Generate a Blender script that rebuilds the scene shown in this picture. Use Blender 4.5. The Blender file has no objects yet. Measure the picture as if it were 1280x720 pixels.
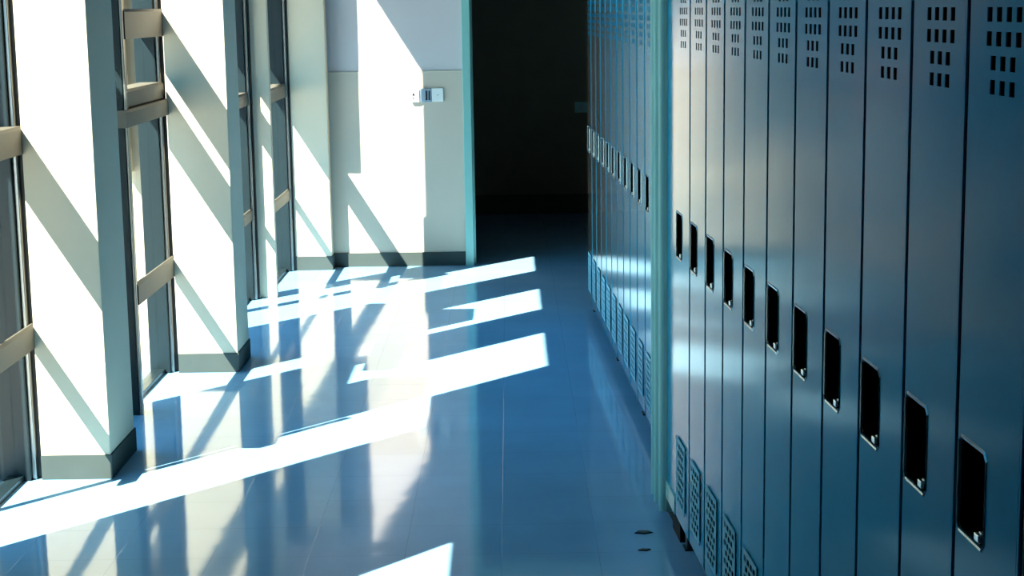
import bpy, bmesh, math, random
from mathutils import Vector, Matrix
random.seed(4)
S = bpy.context.scene
COL = S.collection

# ------------------------------------------------------------ camera, sky, sun, exposure
F_PX = 2100.0
EYE = 1.70
PITCH = math.atan(351.5 / F_PX)
ROLL = -0.0150
SUN_DIR = Vector((1.0, 1.15, -1.62)).normalized()
SUN_POWER = 30.0
SKY_COLOR = (0.12, 0.60, 1.0)
SKY_STRENGTH = 2.9
EXPOSURE = 0.0

cp, sp = math.cos(PITCH), math.sin(PITCH)
fw = Vector((0, cp, -sp)); r0 = Vector((1, 0, 0)); u0 = Vector((0, sp, cp))
rt = math.cos(ROLL) * r0 + math.sin(ROLL) * u0
up = -math.sin(ROLL) * r0 + math.cos(ROLL) * u0
cam_data = bpy.data.cameras.new('camera')
cam = bpy.data.objects.new('camera', cam_data); COL.objects.link(cam)
cam_data.sensor_width = 36.0
cam_data.lens = F_PX / 1280.0 * 36.0
cam_data.clip_start = 0.05; cam_data.clip_end = 300
M3 = Matrix((rt, up, -fw)).transposed()
cam.matrix_world = Matrix.Translation((0, 0, EYE)) @ M3.to_4x4()
S.camera = cam

w = bpy.data.worlds.new('sky'); S.world = w; w.use_nodes = True
bg = w.node_tree.nodes['Background']
bg.inputs[0].default_value = (*SKY_COLOR, 1); bg.inputs[1].default_value = SKY_STRENGTH

sd = bpy.data.lights.new('sun', 'SUN'); sd.energy = SUN_POWER; sd.angle = math.radians(0.35)
sd.color = (1.0, 0.95, 0.76)
so = bpy.data.objects.new('sun', sd); COL.objects.link(so)
so.rotation_euler = SUN_DIR.to_track_quat('-Z', 'Y').to_euler(); so.location = (-6, -6, 9)

S.view_settings.view_transform = 'Standard'
S.view_settings.look = 'None'
S.view_settings.gamma = 1.0
S.view_settings.use_curve_mapping = False
S.view_settings.exposure = EXPOSURE

# ------------------------------------------------------------ materials
def new_mat(name, color, rough=0.5, metal=0.0, spec=0.5, noise=0.0, nscale=8.0, bump=0.0, bscale=60.0, coat=0.0, coat_rough=0.1, ior=1.45):
    m = bpy.data.materials.new(name); m.use_nodes = True
    nt = m.node_tree; b = nt.nodes['Principled BSDF']
    b.inputs['Base Color'].default_value = (*color, 1)
    b.inputs['Roughness'].default_value = rough
    b.inputs['Metallic'].default_value = metal
    b.inputs['Specular IOR Level'].default_value = spec
    b.inputs['Coat Weight'].default_value = coat
    b.inputs['IOR'].default_value = ior
    b.inputs['Coat Roughness'].default_value = coat_rough
    tc = nt.nodes.new('ShaderNodeTexCoord')
    if noise > 0:
        n = nt.nodes.new('ShaderNodeTexNoise'); n.inputs['Scale'].default_value = nscale; n.inputs['Detail'].default_value = 5
        nt.links.new(tc.outputs['Object'], n.inputs['Vector'])
        r = nt.nodes.new('ShaderNodeMapRange')
        r.inputs['From Min'].default_value = 0.3; r.inputs['From Max'].default_value = 0.7
        r.inputs['To Min'].default_value = 1 - noise; r.inputs['To Max'].default_value = 1 + noise
        nt.links.new(n.outputs['Fac'], r.inputs['Value'])
        mx = nt.nodes.new('ShaderNodeVectorMath'); mx.operation = 'SCALE'
        mx.inputs[0].default_value = color
        nt.links.new(r.outputs['Result'], mx.inputs['Scale'])
        nt.links.new(mx.outputs['Vector'], b.inputs['Base Color'])
    if bump > 0:
        n2 = nt.nodes.new('ShaderNodeTexNoise'); n2.inputs['Scale'].default_value = bscale; n2.inputs['Detail'].default_value = 3
        nt.links.new(tc.outputs['Object'], n2.inputs['Vector'])
        bp = nt.nodes.new('ShaderNodeBump'); bp.inputs['Strength'].default_value = bump; bp.inputs['Distance'].default_value = 0.01
        nt.links.new(n2.outputs['Fac'], bp.inputs['Height'])
        nt.links.new(bp.outputs['Normal'], b.inputs['Normal'])
    return m

M = {}
M['plaster'] = new_mat('white_plaster', (0.60, 0.535, 0.425), 0.6, spec=0.1, noise=0.02, nscale=3, bump=0.05)
M['plaster_upper'] = new_mat('lavender_plaster', (0.58, 0.54, 0.55), 0.6, spec=0.1, noise=0.02, nscale=3, bump=0.05)
M['plaster_lower'] = new_mat('beige_plaster', (0.54, 0.475, 0.40), 0.55, spec=0.1, noise=0.03, nscale=3, bump=0.05)
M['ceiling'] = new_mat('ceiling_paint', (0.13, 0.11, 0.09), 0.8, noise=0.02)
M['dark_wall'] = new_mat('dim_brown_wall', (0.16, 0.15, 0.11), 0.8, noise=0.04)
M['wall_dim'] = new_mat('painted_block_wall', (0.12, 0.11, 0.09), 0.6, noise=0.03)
M['base'] = new_mat('dark_vinyl_base', (0.060, 0.075, 0.075), 0.6, spec=0.0, noise=0.05)
M['bronze'] = new_mat('dark_bronze_aluminium', (0.012, 0.022, 0.028), 0.3, spec=0.35, noise=0.05)
M['alu'] = new_mat('anodised_aluminium', (0.38, 0.38, 0.37), 0.3, metal=0.85)
M['rail'] = new_mat('taupe_window_rail', (0.13, 0.115, 0.095), 0.5, spec=0.3, noise=0.04)
M['gasket'] = new_mat('black_gasket', (0.01, 0.012, 0.014), 0.4)
M['door_green'] = new_mat('sea_green_door_paint', (0.23, 0.50, 0.46), 0.35, noise=0.03)
M['locker_body'] = new_mat('locker_body_enamel', (0.010, 0.035, 0.05), 0.5, spec=0.2, noise=0.03)
M['black'] = new_mat('black_plastic', (0.003, 0.003, 0.004), 0.6, spec=0.1)
M['chrome'] = new_mat('worn_chrome', (0.50, 0.57, 0.60), 0.3, metal=1.0)
M['rim'] = new_mat('dull_steel_rim', (0.16, 0.24, 0.27), 0.25, metal=0.8)
M['switch'] = new_mat('white_switch_plastic', (0.75, 0.77, 0.75), 0.35)
M['switch_grey'] = new_mat('blue_grey_plastic', (0.30, 0.38, 0.46), 0.35)
M['concrete'] = new_mat('pale_terrace_concrete', (0.60, 0.57, 0.53), 0.8, noise=0.06, nscale=1.2)
M['brick_pink'] = new_mat('pinkish_render', (0.55, 0.43, 0.41), 0.8, noise=0.05, nscale=1.0)
M['beam_dark'] = new_mat('dark_brown_beam', (0.06, 0.035, 0.03), 0.6)
M['ext_glass'] = new_mat('grey_facade_glass', (0.22, 0.24, 0.27), 0.1, spec=0.6)

def enamel(name, color, rough=0.14, power=14.0, gain=3.6, tint=(1.0, 0.93, 0.86)):
    """glossy baked enamel : diffuse paint under a sheen that rises steeply towards grazing angles"""
    m = bpy.data.materials.new(name); m.use_nodes = True
    nt = m.node_tree; nt.nodes.clear()
    out = nt.nodes.new('ShaderNodeOutputMaterial'); mix = nt.nodes.new('ShaderNodeMixShader')
    df = nt.nodes.new('ShaderNodeBsdfDiffuse'); gl = nt.nodes.new('ShaderNodeBsdfGlossy')
    gl.inputs['Roughness'].default_value = rough; gl.inputs['Color'].default_value = (*tint, 1)
    tc = nt.nodes.new('ShaderNodeTexCoord')
    n = nt.nodes.new('ShaderNodeTexNoise'); n.inputs['Scale'].default_value = 4; n.inputs['Detail'].default_value = 5
    nt.links.new(tc.outputs['Object'], n.inputs['Vector'])
    r = nt.nodes.new('ShaderNodeMapRange'); r.inputs['From Min'].default_value = .3; r.inputs['From Max'].default_value = .7
    r.inputs['To Min'].default_value = .96; r.inputs['To Max'].default_value = 1.04
    nt.links.new(n.outputs['Fac'], r.inputs['Value'])
    mx = nt.nodes.new('ShaderNodeVectorMath'); mx.operation = 'SCALE'; mx.inputs[0].default_value = color
    nt.links.new(r.outputs['Result'], mx.inputs['Scale']); nt.links.new(mx.outputs['Vector'], df.inputs['Color'])
    n2 = nt.nodes.new('ShaderNodeTexNoise'); n2.inputs['Scale'].default_value = 9; n2.inputs['Detail'].default_value = 2
    nt.links.new(tc.outputs['Object'], n2.inputs['Vector'])
    bp = nt.nodes.new('ShaderNodeBump'); bp.inputs['Strength'].default_value = 0.03; bp.inputs['Distance'].default_value = 0.01
    nt.links.new(n2.outputs['Fac'], bp.inputs['Height'])
    nt.links.new(bp.outputs['Normal'], df.inputs['Normal']); nt.links.new(bp.outputs['Normal'], gl.inputs['Normal'])
    lw = nt.nodes.new('ShaderNodeLayerWeight'); lw.inputs['Blend'].default_value = 0.5
    pw = nt.nodes.new('ShaderNodeMath'); pw.operation = 'POWER'; pw.inputs[1].default_value = power
    ml = nt.nodes.new('ShaderNodeMath'); ml.operation = 'MULTIPLY_ADD'; ml.inputs[1].default_value = gain; ml.inputs[2].default_value = 0.0; ml.use_clamp = True
    nt.links.new(lw.outputs['Facing'], pw.inputs[0]); nt.links.new(pw.outputs[0], ml.inputs[0])
    nt.links.new(ml.outputs[0], mix.inputs[0]); nt.links.new(df.outputs[0], mix.inputs[1]); nt.links.new(gl.outputs[0], mix.inputs[2])
    nt.links.new(mix.outputs[0], out.inputs['Surface'])
    return m
M['locker'] = enamel('blue_locker_enamel', (0.008, 0.33, 0.53))
M['locker_trim'] = enamel('pale_green_trim_enamel', (0.36, 0.66, 0.62))
M['locker_vent'] = new_mat('pale_blue_vent_enamel', (0.13, 0.42, 0.53), 0.5, spec=0.2)

# window glass : straight-through with a fresnel sheen
g = bpy.data.materials.new('clear_window_glass'); g.use_nodes = True
nt = g.node_tree; nt.nodes.clear()
out = nt.nodes.new('ShaderNodeOutputMaterial'); mix = nt.nodes.new('ShaderNodeMixShader')
tr = nt.nodes.new('ShaderNodeBsdfTransparent'); tr.inputs[0].default_value = (0.93, 0.96, 0.96, 1)
gl = nt.nodes.new('ShaderNodeBsdfGlossy'); gl.inputs['Roughness'].default_value = 0.02
lw = nt.nodes.new('ShaderNodeLayerWeight'); lw.inputs['Blend'].default_value = 0.5
pw = nt.nodes.new('ShaderNodeMath'); pw.operation = 'POWER'; pw.inputs[1].default_value = 4.0
ml = nt.nodes.new('ShaderNodeMath'); ml.operation = 'MULTIPLY'; ml.inputs[1].default_value = 0.2
nt.links.new(lw.outputs['Facing'], pw.inputs[0]); nt.links.new(pw.outputs[0], ml.inputs[0])
nt.links.new(ml.outputs[0], mix.inputs[0]); nt.links.new(tr.outputs[0], mix.inputs[1]); nt.links.new(gl.outputs[0], mix.inputs[2])
nt.links.new(mix.outputs[0], out.inputs['Surface'])
M['glass'] = g

# polished vinyl tile floor
fl = bpy.data.materials.new('polished_blue_tile'); fl.use_nodes = True
nt = fl.node_tree; b = nt.nodes['Principled BSDF']
tc = nt.nodes.new('ShaderNodeTexCoord')
mp = nt.nodes.new('ShaderNodeMapping'); mp.inputs['Location'].default_value = (0.045, 0.10, 0)
nt.links.new(tc.outputs['Object'], mp.inputs['Vector'])
br = nt.nodes.new('ShaderNodeTexBrick')
br.offset = 0.0; br.squash = 1.0
for k, v in (('Scale', 1.0), ('Mortar Size', 0.0011), ('Mortar Smooth', 0.3), ('Bias', 0.0), ('Brick Width', 0.305), ('Row Height', 0.305)):
    br.inputs[k].default_value = v
br.inputs['Color1'].default_value = (0.235, 0.475, 0.73, 1)
br.inputs['Color2'].default_value = (0.245, 0.49, 0.75, 1)
br.inputs['Mortar'].default_value = (0.17, 0.34, 0.53, 1)
nt.links.new(mp.outputs[0], br.inputs['Vector'])
ns = nt.nodes.new('ShaderNodeTexNoise'); ns.inputs['Scale'].default_value = 2.3; ns.inputs['Detail'].default_value = 6
nt.links.new(tc.outputs['Object'], ns.inputs['Vector'])
mr = nt.nodes.new('ShaderNodeMapRange'); mr.inputs['From Min'].default_value = .3; mr.inputs['From Max'].default_value = .7
mr.inputs['To Min'].default_value = .93; mr.inputs['To Max'].default_value = 1.07
nt.links.new(ns.outputs['Fac'], mr.inputs['Value'])
sc = nt.nodes.new('ShaderNodeVectorMath'); sc.operation = 'SCALE'
nt.links.new(br.outputs['Color'], sc.inputs[0]); nt.links.new(mr.outputs['Result'], sc.inputs['Scale'])
nt.links.new(sc.outputs['Vector'], b.inputs['Base Color'])
b.inputs['Roughness'].default_value = 0.07
b.inputs['Specular IOR Level'].default_value = 0.9
n2 = nt.nodes.new('ShaderNodeTexNoise'); n2.inputs['Scale'].default_value = 5.5; n2.inputs['Detail'].default_value = 2
nt.links.new(tc.outputs['Object'], n2.inputs['Vector'])
bp = nt.nodes.new('ShaderNodeBump'); bp.inputs['Strength'].default_value = 0.05; bp.inputs['Distance'].default_value = 0.01
nt.links.new(n2.outputs['Fac'], bp.inputs['Height'])
bp2 = nt.nodes.new('ShaderNodeBump'); bp2.inputs['Strength'].default_value = 0.25; bp2.inputs['Distance'].default_value = 0.002
bp2.invert = True
nt.links.new(br.outputs['Fac'], bp2.inputs['Height'])
nt.links.new(bp.outputs['Normal'], bp2.inputs['Normal'])
nt.links.new(bp2.outputs['Normal'], b.inputs['Normal'])
M['floor'] = fl

# ------------------------------------------------------------ mesh helpers
def box(bm, x0, x1, y0, y1, z0, z1, bev=0.0):
    vs = [bm.verts.new(p) for p in ((x0, y0, z0), (x1, y0, z0), (x1, y1, z0), (x0, y1, z0), (x0, y0, z1), (x1, y0, z1), (x1, y1, z1), (x0, y1, z1))]
    fs = [bm.faces.new([vs[i] for i in q]) for q in ((3, 2, 1, 0), (4, 5, 6, 7), (0, 1, 5, 4), (1, 2, 6, 5), (2, 3, 7, 6), (3, 0, 4, 7))]
    if bev > 0:
        es = set(e for f in fs for e in f.edges)
        bmesh.ops.bevel(bm, geom=list(es), offset=bev, segments=2, affect='EDGES', profile=0.6)

def boxes(*specs):
    bm = bmesh.new()
    for s_ in specs: box(bm, *s_)
    return bm

def cyl(bm, p, q, r, seg=12):
    p = Vector(p); q = Vector(q); d = q - p
    mat = Matrix.Translation((p + q) / 2) @ d.to_track_quat('Z', 'Y').to_matrix().to_4x4()
    bmesh.ops.create_cone(bm, cap_ends=True, segments=seg, radius1=r, radius2=r, depth=d.length, matrix=mat)

def obj(name, bm, mat, parent=None, smooth=False, kind=None, label=None):
    me = bpy.data.meshes.new(name)
    bmesh.ops.recalc_face_normals(bm, faces=bm.faces[:])
    bm.to_mesh(me); bm.free()
    me.materials.append(M[mat] if isinstance(mat, str) else mat)
    if smooth:
        for p in me.polygons: p.use_smooth = True
    o = bpy.data.objects.new(name, me); COL.objects.link(o)
    if parent is not None: o.parent = parent
    if kind: o['kind'] = kind
    if label: o['label'] = label
    return o

def struct(name, bm, mat, parent=None):
    return obj(name, bm, mat, parent, kind='structure' if parent is None else None)

def thing(name, label, cat, loc=(0, 0, 0), rotz=0.0, group=None):
    o = bpy.data.objects.new(name, None); COL.objects.link(o)
    o.location = loc; o.rotation_euler = (0, 0, rotz); o.empty_display_size = 0.1
    o['label'] = label; o['category'] = cat
    if group: o['group'] = group
    return o

def tag(o, label, cat, group=None):
    o['label'] = label; o['category'] = cat
    if group: o['group'] = group
    return o

def dup(root, loc, rotz, label, group=None):
    r = root.copy(); COL.objects.link(r); r.location = loc; r.rotation_euler = (0, 0, rotz)
    r['label'] = label
    if group: r['group'] = group
    for ch in list(root.children):
        c = ch.copy(); COL.objects.link(c); c.parent = r
        for gch in list(ch.children):
            d = gch.copy(); COL.objects.link(d); d.parent = c
    return r

def panel_bm(y0, y1, z0, z1, holes, x, thick):
    """plate in the YZ plane at x..x+thick with true rectangular openings"""
    ys = sorted(set([round(v, 5) for v in [y0, y1] + [h[0] for h in holes] + [h[1] for h in holes]]))
    zs = sorted(set([round(v, 5) for v in [z0, z1] + [h[2] for h in holes] + [h[3] for h in holes]]))
    bm = bmesh.new(); V = {}
    def solid(i, j):
        if i < 0 or j < 0 or i >= len(ys) - 1 or j >= len(zs) - 1: return False
        cy = (ys[i] + ys[i + 1]) / 2; cz = (zs[j] + zs[j + 1]) / 2
        return not any(h[0] < cy < h[1] and h[2] < cz < h[3] for h in holes)
    def v(i, j, k):
        if (i, j, k) not in V: V[(i, j, k)] = bm.verts.new((x + k * thick, ys[i], zs[j]))
        return V[(i, j, k)]
    for i in range(len(ys) - 1):
        for j in range(len(zs) - 1):
            if not solid(i, j): continue
            for k in (0, 1):
                bm.faces.new((v(i, j, k), v(i + 1, j, k), v(i + 1, j + 1, k), v(i, j + 1, k)))
            if not solid(i - 1, j): bm.faces.new((v(i, j, 0), v(i, j + 1, 0), v(i, j + 1, 1), v(i, j, 1)))
            if not solid(i + 1, j): bm.faces.new((v(i + 1, j, 0), v(i + 1, j, 1), v(i + 1, j + 1, 1), v(i + 1, j + 1, 0)))
            if not solid(i, j - 1): bm.faces.new((v(i, j, 0), v(i, j, 1), v(i + 1, j, 1), v(i + 1, j, 0)))
            if not solid(i, j + 1): bm.faces.new((v(i, j + 1, 0), v(i + 1, j + 1, 0), v(i + 1, j + 1, 1), v(i, j + 1, 1)))
    return bm

# ------------------------------------------------------------ the shell
END = 11.12          # end wall face
CEIL = 3.60
struct('floor', boxes((-1.95, 1.40, -5, 14.3, -0.12, 0.0)), 'floor')
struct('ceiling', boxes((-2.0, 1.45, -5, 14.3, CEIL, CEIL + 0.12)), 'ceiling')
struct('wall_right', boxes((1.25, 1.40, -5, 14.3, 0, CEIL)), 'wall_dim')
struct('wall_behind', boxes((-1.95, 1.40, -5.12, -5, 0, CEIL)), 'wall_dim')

# left wall: solid near the camera, unseen upper openings cut to shape the sun patches.  (Y range, Z range) are openings
GX = {0: -1.83, 1: -1.68, 2: -1.58, 3: -1.50}
struct('wall_left', panel_bm(-5, END + .14, 0, CEIL, [
    (2.60, 3.43, 1.95, 2.69),
    (5.00, 5.55, 0.0, 2.43),
    (5.55, 6.51, 0.0, 3.29),
    (6.51, 7.08, 0.0, 1.86),
    (7.08, 7.91, 0.0, 3.29),
    (7.91, 8.50, 0.0, 1.86),
    (8.50, 9.27, 0.0, 3.27),
    (9.27, 9.62, 0.0, 1.86),
    (9.62, 10.235, 0.0, 3.48),
    (10.235, 10.98, 0.0, 1.86),
], -1.87, 0.12), 'plaster')

# end wall with the doorway
DX0, DX1, DZ = -0.250, 0.95, 2.15
TONE = 1.285
struct('wall_end', boxes((-1.9, DX0 - .055, END, END + .14, TONE, CEIL), (DX0 - .055, DX1 + .055, END, END + .14, DZ + .055, CEIL), (DX1 + .055, 1.25, END, END + .14, 0, CEIL)), 'plaster_upper')
struct('wall_end_lower', boxes((-1.9, DX0 - .055, END - .006, END + .14, 0, TONE)), 'plaster_lower')
struct('baseboard_end', boxes((-1.19, DX0 - .056, END - .016, END - .006, 0, 0.092)), 'base')
struct('trim_1', boxes((-1.9, DX0 - .056, END - .008, END, TONE, TONE + .008)), 'plaster')
# doorway frame
df = struct('door_1', boxes((DX0 - .055, DX0, END - .03, END + .16, 0, DZ + .055, .004), (DX1, DX1 + .055, END - .03, END + .16, 0, DZ + .055, .004),
                       (DX0, DX1, END - .03, END + .16, DZ, DZ + .055, .004)), 'door_green')
obj('door_stop', boxes((DX0, DX0 + .012, END + .06, END + .10, 0, DZ), (DX1 - .012, DX1, END + .06, END + .10, 0, DZ)), 'door_green', df)
# dark room beyond
BK = 13.87
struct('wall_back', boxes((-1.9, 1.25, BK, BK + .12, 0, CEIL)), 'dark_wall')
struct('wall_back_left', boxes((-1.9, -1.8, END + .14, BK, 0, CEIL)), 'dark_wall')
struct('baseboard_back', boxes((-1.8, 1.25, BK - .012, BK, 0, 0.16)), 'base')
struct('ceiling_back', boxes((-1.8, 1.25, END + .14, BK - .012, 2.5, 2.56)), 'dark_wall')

# ------------------------------------------------------------ pillars between the windows
def pillar(label, x0, x1, y0, y1, base=True, top=1.78):
    t = thing('pillar', label, 'pillar', ((x0 + x1) / 2, (y0 + y1) / 2, 0), 0, None)
    cx, cy = (x0 + x1) / 2, (y0 + y1) / 2
    zb = 0.0 
    obj('shaft', boxes((x0 - cx, x1 - cx, y0 - cy, y1 - cy, zb, top, .004)), 'plaster', t)
    if base:
        e = .006
        obj('baseboard', boxes((x0 - cx + .0, x1 - cx + e, y0 - cy - e, y1 - cy + e, 0, .092, .002)), 'base', t)
    return t
pillar('thick white square pillar nearest the camera, crossed by one diagonal shadow', -1.748, -1.492, 6.02, 6.42)
pillar('white pillar behind the nearest one, crossed by two parallel diagonal shadows', -1.595, -1.312, 7.85, 8.20)
pillar('slim white pillar squeezed between two narrow windows, third from the camera', -1.530, -1.408, 9.93, 9.985, base=False)
pillar('white pillar in the far corner against the end wall, one wide diagonal shadow', -1.470, -1.187, 10.99, END - .017)

# ------------------------------------------------------------ windows
def window(n, gx, y0, y1, ym, rails, top=1.86, mull_w=0.06, mw=.055, ml=.02, mo=.05):
    """glazing at x=gx, y0..y1; an intermediate mullion at ym with a narrow vent light between ym and y1"""
    fr_ = bmesh.new()
    box(fr_, gx - mo, gx + .045, y1 - mull_w, y1, 0, top, .003)
    box(fr_, gx - .03, gx + ml, ym, ym + mw, 0, top, .002)
    box(fr_, gx - .02, gx + .02, y0, y0 + .012, 0, top, .002)
    box(fr_, gx - .04, gx + .02, y0 + .02, ym, 0, .022, .002)
    box(fr_, gx - .04, gx + .02, ym + mw, y1 - mull_w, 0, .022, .002)
    wn = struct('window_%d' % n, fr_, 'bronze')
    pn = obj('window_pane', boxes((gx - .012, gx - .004, y0 + .02, ym, .022, top - .001)), 'glass', wn)
    pn = obj('window_pane', boxes((gx - .012, gx - .004, ym + mw, y1 - mull_w, .022, top - .001)), 'glass', wn)
    # bright anodised beads running down both mullions
    bd = bmesh.new()
    box(bd, gx + .045, gx + .062, y1 - .040, y1 - .018, 0, top, .004)
    box(bd, gx + ml, gx + ml + .012, ym + .005, ym + .018, 0, top, .003)
    obj('glazing_bead', bd, 'alu', wn)
    bk = bmesh.new()
    box(bk, gx + .045, gx + .075, y1 - .017, y1 - .001, 0, top, .002)
    obj('gasket', bk, 'gasket', wn)
    for (z0, z1, w0, w1) in rails:
        r_ = bmesh.new()
        # rail with a sloping upper face
        xa, xb = gx + w0, gx + w1
        ya, yb = ym + (mw - .01 if ml > .05 and w1 < .09 else (-.03 if ml > .05 else 0)), y1 + .02
        vs = [r_.verts.new(p) for p in ((xa, ya, z0), (xb, ya, z0), (xb, ya, z1 - .012), (xb - .008, ya, z1), (xa, ya, z1),
                                        (xa, yb, z0), (xb, yb, z0), (xb, yb, z1 - .012), (xb - .008, yb, z1), (xa, yb, z1))]
        for q in ((0, 1, 2, 3, 4), (9, 8, 7, 6, 5), (0, 5, 6, 1), (1, 6, 7, 2), (2, 7, 8, 3), (3, 8, 9, 4), (4, 9, 5, 0)):
            r_.faces.new([vs[i] for i in q])
        obj('rail', r_, 'rail', wn)
    return wn
window(1, GX[0], 5.00, 6.06, 5.57, [(.495, .585, .070, .085), (1.205, 1.305, -.02, .085)], mw=.022, ml=-.01, mo=.12)
window(2, GX[1], 6.40, 7.90, 7.00, [(.465, .560, .070, .085), (1.228, 1.300, -.01, .095), (1.306, 1.380, -.03, .070), (1.590, 1.715, -.02, .085)], mw=.09, ml=.08, mo=.05)
window(3, GX[2], 8.21, 9.905, 9.40, [(.480, .545, .040, .055), (1.155, 1.230, -.03, .055)])
window(4, GX[3], 9.987, 11.00, 10.010, [(.475, .545, .040, .055), (1.145, 1.230, -.03, .055)], mw=.02)

# ------------------------------------------------------------ switches on the end wall
t = thing('thermostat', 'small white wall control with a dark button, left end of the row of plates', 'switch', (-.617, END - .006, 1.09))
obj('housing', boxes((-.028, .028, -.022, 0, 0, .085, .004)), 'switch', t)
bmx = bmesh.new(); cyl(bmx, (-.012, -.022, .052), (-.012, -.027, .052), .008); cyl(bmx, (-.012, -.022, .028), (-.012, -.027, .028), .005)
obj('button', bmx, 'gasket', t)
t = thing('light_switch', 'blue-grey double rocker switch between two white plates on the end wall', 'switch', (-.549, END - .006, 1.088))
obj('plate', boxes((-.037, .037, -.014, 0, 0, .09, .003)), 'switch_grey', t)
obj('rocker', boxes((.000, .010, -.020, -.0145, .014, .076, .002)), 'gasket', t)
obj('rocker', boxes((.020, .028, -.020, -.0145, .014, .076, .002)), 'gasket', t)
t = thing('blank_plate', 'blank white square plate nearest the green door frame', 'switch plate', (-.470, END - .006, 1.092))
obj('plate', boxes((-.039, .039, -.012, 0, 0, .088, .004)), 'switch', t)
obj('screw', boxes((-.003, .003, -.015, -.012, .040, .046, .001)), 'chrome', t)
t = thing('wall_plate', 'green-grey switch plate on the dark wall beyond the doorway', 'switch plate', (.590, BK, .835))
obj('plate', boxes((-.052, .052, -.014, 0, 0, .085, .004)), 'door_green', t)
obj('rocker', boxes((-.016, .016, -.020, -.0145, .02, .065, .002)), 'switch_grey', t)

# ------------------------------------------------------------ lockers
PW = 0.2742           # door pitch
# local frame of a locker: door face in the plane x=0, facing -x; y from 0 (near) to PW (far); z up from floor
def vent_rows():
    hs = []
    pat = [3, 3, 4, 4, 3, 4, 3]
    for r, n in enumerate(pat):
        z = 1.573 + r * .0325
        c = PW * .5 - .004
        for k in range(n):
            y = c + (k - (n - 1) / 2) * .038
            hs.append((y - .0100, y + .0100, z, z + .0195))
    return hs
HZ0, HZ1 = .930, 1.078
HY0, HY1 = PW - .132, PW - .006
def grille_bm():
    hs = []
    for r in range(8):
        z = .172 + r * .0245
        n = 4 if r % 2 else 3
        for k in range(n):
            y = .150 + (k - (n - 1) / 2) * .037
            hs.append((y - .0130, y + .0130, z, z + .0165))
    return panel_bm(.066, .234, .160, .374, hs, -.005, .002)
def ring_bm(y0, y1, z0, z1, wd, x0, x1, ch=.012):
    """rim with chamfered corners in the YZ plane"""
    def loop(y0, y1, z0, z1, c):
        return [(y0 + c, z0), (y1 - c, z0), (y1, z0 + c), (y1, z1 - c), (y1 - c, z1), (y0 + c, z1), (y0, z1 - c), (y0, z0 + c)]
    bm = bmesh.new(); L = []
    for (a, x, c) in ((0, x1, ch), (0.002, x0, ch), (wd, x0 + .001, ch * .6), (wd + .001, x1 + .0032, ch * .6)):
        L.append([bm.verts.new((x, y, z)) for y, z in loop(y0 + a, y1 - a, z0 + a, z1 - a, c)])
    for a, b_ in zip(L[:-1], L[1:]):
        for i in range(8):
            bm.faces.new((a[i], a[(i + 1) % 8], b_[(i + 1) % 8], b_[i]))
    return bm
def make_locker(label, group):
    t = thing('locker', label, 'locker', (0, 0, 0), 0, group)
    bd = boxes((.014, .40, 0.001, .006, .10, 1.90), (.014, .40, PW - .006, PW - .001, .10, 1.90), (.39, .40, .006, PW - .006, .10, 1.90),
               (.014, .39, .006, PW - .006, .10, .106), (.014, .39, .006, PW - .006, 1.894, 1.90))
    obj('body', bd, 'locker_body', t)
    dr = obj('door', panel_bm(.019, PW - .004, .104, 1.896, vent_rows() + [(HY0 + .006, HY1 - .004, HZ0 + .006, HZ1 - .006), (.072, .228, .166, .368)], 0, .002), 'locker', t)
    obj('edge_lip', boxes((-.002, .002, .0055, .0125, .104, 1.896, .0008)), 'locker', dr)
    obj('vent_grille', grille_bm(), 'locker_vent', dr, label='pale pierced lower vent')
    # recessed pull: chromed rim, black cup, latch tongue
    obj('handle_rim', ring_bm(HY0, HY1, HZ0, HZ1, .0055, -.002, 0.0), 'rim', dr, label='chrome rim of the recessed pull')
    cup = boxes((.036, .038, HY0 + .004, HY1 - .004, HZ0 + .004, HZ1 - .004), (.0034, .036, HY0 + .002, HY0 + .004, HZ0 + .004, HZ1 - .004), (.0034, .036, HY1 - .004, HY1 - .002, HZ0 + .004, HZ1 - .004),
                (.0034, .036, HY0 + .004, HY1 - .004, HZ0 + .002, HZ0 + .004), (.0034, .036, HY0 + .004, HY1 - .004, HZ1 - .004, HZ1 - .002))
    obj('handle_cup', cup, 'black', dr, label='black recessed cup')
    lt = bmesh.new()
    box(lt, .002, .034, HY0 + .020, HY0 + .032, HZ0 + .018, HZ0 + .026, .002)
    box(lt, -.004, .002, HY0 + .016, HY0 + .036, HZ0 + .012, HZ0 + .024, .002)
    cyl(lt, (.004, HY0 + .045, HZ0 + .016), (.034, HY0 + .045, HZ0 + .016), .004, 8)
    obj('latch', lt, 'chrome', dr, label='small chrome latch tongue')
    for z in (.35, 1.70):
        hg = bmesh.new(); cyl(hg, (.001, .003, z), (.001, .003, z + .07), .0032, 8)
        obj('hinge', hg, 'locker', dr)
    return t, dr

ordn = ['first', 'second', 'third', 'fourth', 'fifth', 'sixth', 'seventh', 'eighth', 'ninth', 'tenth', 'eleventh', 'twelfth', 'thirteenth', 'fourteenth']
proto, _ = make_locker('', None)
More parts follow.
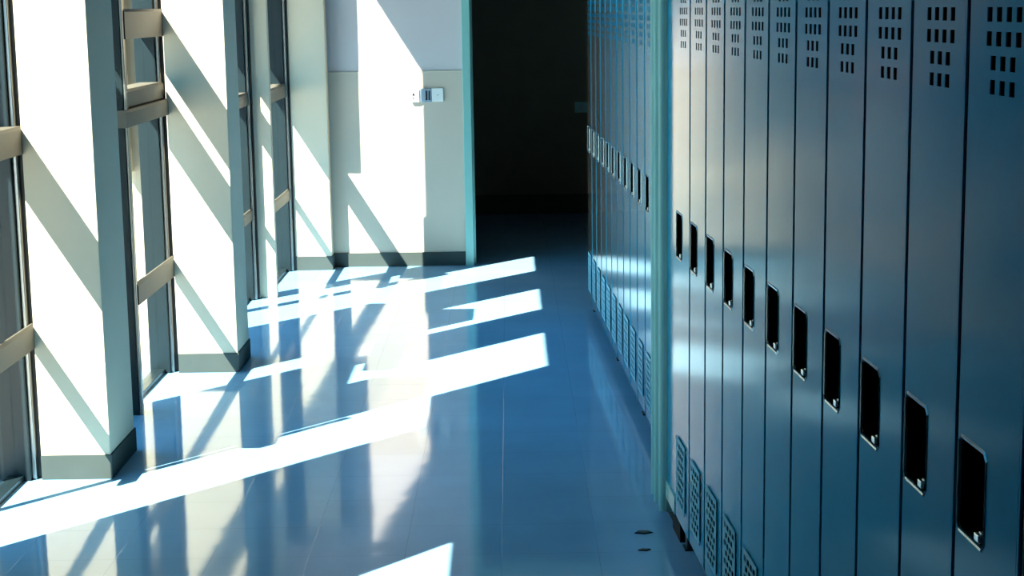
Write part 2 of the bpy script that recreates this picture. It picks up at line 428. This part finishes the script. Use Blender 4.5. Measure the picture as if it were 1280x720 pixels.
# near bank: face plane X = A + B*Y
A, B = .775, -.052
Y_FAR = 5.137
ang = math.atan(-B)
NEAR_N = 12
for k in range(NEAR_N):
    yb = Y_FAR - PW * (k + 1)
    if k == 0:
        lab = 'blue steel locker at the far end of the near bank, beside the plain filler panel'
    elif k >= 11:
        lab = 'dark blue steel locker cut off by the right edge of the picture'
    else:
        tone = 'pale reflecting' if k < 6 else ('mid blue' if k < 8 else 'dark blue')
        lab = '%s steel locker, %s door of the near bank counting from the filler panel' % (tone, ordn[k])
    if k == 0:
        r = proto; r['label'] = lab; r['group'] = 'lockers of the near bank'
        r.location = (A + B * yb, yb, 0); r.rotation_euler = (0, 0, ang)
    else:
        r = dup(proto, (A + B * yb, yb, 0), ang, lab, 'lockers of the near bank')
# far bank, slightly set back and a touch lower
A2, B2 = .760, -.035
ang2 = math.atan(-B2)
P2 = .2770
FAR_N = 12
for k in range(FAR_N):
    yb = 6.029 + P2 * k
    if k == FAR_N - 1: lab = 'teal steel locker at the far end of the distant bank, next to the dark doorway'
    elif k == 0: lab = 'teal steel locker of the distant bank nearest the pale corner post, its doors catching light'
    else: lab = 'teal steel locker, %s door of the distant bank counting away from the pale corner post' % ordn[k]
    r = dup(proto, (A2 + B2 * yb, yb, -.03), ang2, lab, 'lockers of the distant bank')
# legs under both banks
lockers = [o for o in COL.objects if o.name.split('.')[0] == 'locker' and o.parent is None]
for o in lockers:
    near = o['group'] == 'lockers of the near bank'
    idx = round((Y_FAR - o.location.y) / PW) - 1 if near else round((o.location.y - 6.029) / P2)
    if (near and idx in (0, 4, 8, 12)) or ((not near) and idx in (3, 7, 11)):
        z = 0 if near else .03
        yy = (PW - .06) if (near or idx == 11) else 0.0
        for xx in (0, .30):
            lb = boxes((.03 + xx, .055 + xx, .01 + yy, .05 + yy, z + .006, .0995), (.022 + xx, .062 + xx, .003 + yy, .057 + yy, z, z + .006))
            obj('leg', lb, 'locker_body', o)

# plain filler panel and ribbed corner post at the far end of the near bank
t = thing('filler_panel', 'plain narrow blue steel panel closing the end of the near bank', 'panel', (A + B * Y_FAR, Y_FAR + .003, 0), ang)
obj('sheet', boxes((.004, .012, 0, .205, .10, 1.90, .002)), 'locker', t)
obj('return_flange', boxes((.012, .40, .195, .205, .10, 1.90)), 'locker', t)
obj('skirt', boxes((-.002, .004, .01, .20, .10, .155, .0015)), 'locker_trim', t, label='paler skirt strip')
obj('foot', boxes((.02, .30, .03, .19, 0, .0995)), 'black', t, label='black block under the panel')
t = thing('corner_post', 'tall pale green ribbed post between the two banks of lockers', 'post', (A + B * 5.352, 5.352, 0), ang)
pb = bmesh.new()
box(pb, .0, .30, 0, .235, .045, 1.93, .003)
obj('post_core', pb, 'locker_trim', t)
for (y_, rr) in ((.020, .017), (.075, .012), (.125, .020), (.180, .012), (.215, .017)):
    rb = bmesh.new(); cyl(rb, (-.002, y_, .046), (-.002, y_, 1.928), rr, 16)
    obj('rib', rb, 'locker_trim', t, smooth=False)
obj('post_foot', boxes((.03, .27, .03, .205, 0, .045)), 'black', t)

# scraps on the floor by the corner post
for nm, lb_, x, y, pts in (
        ('floor_scrap', 'larger dark scrap on the floor beside the pale corner post', .415, 5.28, ((-.03, -.010), (.005, -.022), (.035, -.006), (.022, .016), (-.018, .014))),
        ('floor_scrap', 'smaller dark scrap on the floor nearer the camera than the larger scrap', .405, 5.10, ((-.022, -.006), (.010, -.012), (.024, .004), (-.004, .012))),):
    bm_ = bmesh.new()
    v0 = [bm_.verts.new((px, py, .0005)) for px, py in pts]; v1 = [bm_.verts.new((px * .8, py * .8, .004)) for px, py in pts]
    n_ = len(pts)
    bm_.faces.new(v1); bm_.faces.new(v0[::-1])
    for i_ in range(n_): bm_.faces.new((v0[i_], v0[(i_ + 1) % n_], v1[(i_ + 1) % n_], v1[i_]))
    o_ = obj(nm, bm_, 'bronze'); o_.location = (x, y, 0); tag(o_, lb_, 'scrap')

# ------------------------------------------------------------ outside
struct('terrace', boxes((-60, -1.96, -25, 60, -0.30, -0.06)), 'concrete')
# exterior uprights added to block sun at the lower panes, the first out of view
def sun_blocker(label, x0, x1, y0, y1, top, mat='plaster'):
    t = obj('sun_block', boxes((x0, x1, y0, y1, -0.06, top, .01)), mat)
    tag(t, label, 'sun blocker'); return t
sun_blocker('unseen white block added outside the second window to hold back the sun', -2.50, -2.30, 5.42, 6.22, 2.5)
t = thing('exterior_fin', 'pale exterior wing wall seen through the glass of the second window', 'wing wall', (-1.80, 8.0, 0))
obj('web', boxes((-.45, -.075, 0, .05, -.06, 2.3), (-.076, .11, 0, .05, -.06, 1.9)), 'plaster', t)
obj('shade_flange', boxes((-.04, .0, -.12, 0, .95, 1.9, .004)), 'plaster', t)  # strip added to throw a grey band of shade on the web
# distant pinkish building seen through the first window
t = thing('distant_building', 'pinkish low building seen through the leftmost window', 'building', (-9.5, 27, 0))
obj('facade', boxes((-6, 4.5, 0, 6, -.06, 4.2)), 'brick_pink', t)
for i in range(7):
    obj('facade_window', boxes((-5.2 + i * 1.35, -4.3 + i * 1.35, -.05, 0, .9, 2.3)), 'ext_glass', t)
obj('eave', boxes((-6.3, 4.8, -.5, 6.3, 2.7, 3.1)), 'beam_dark', t)
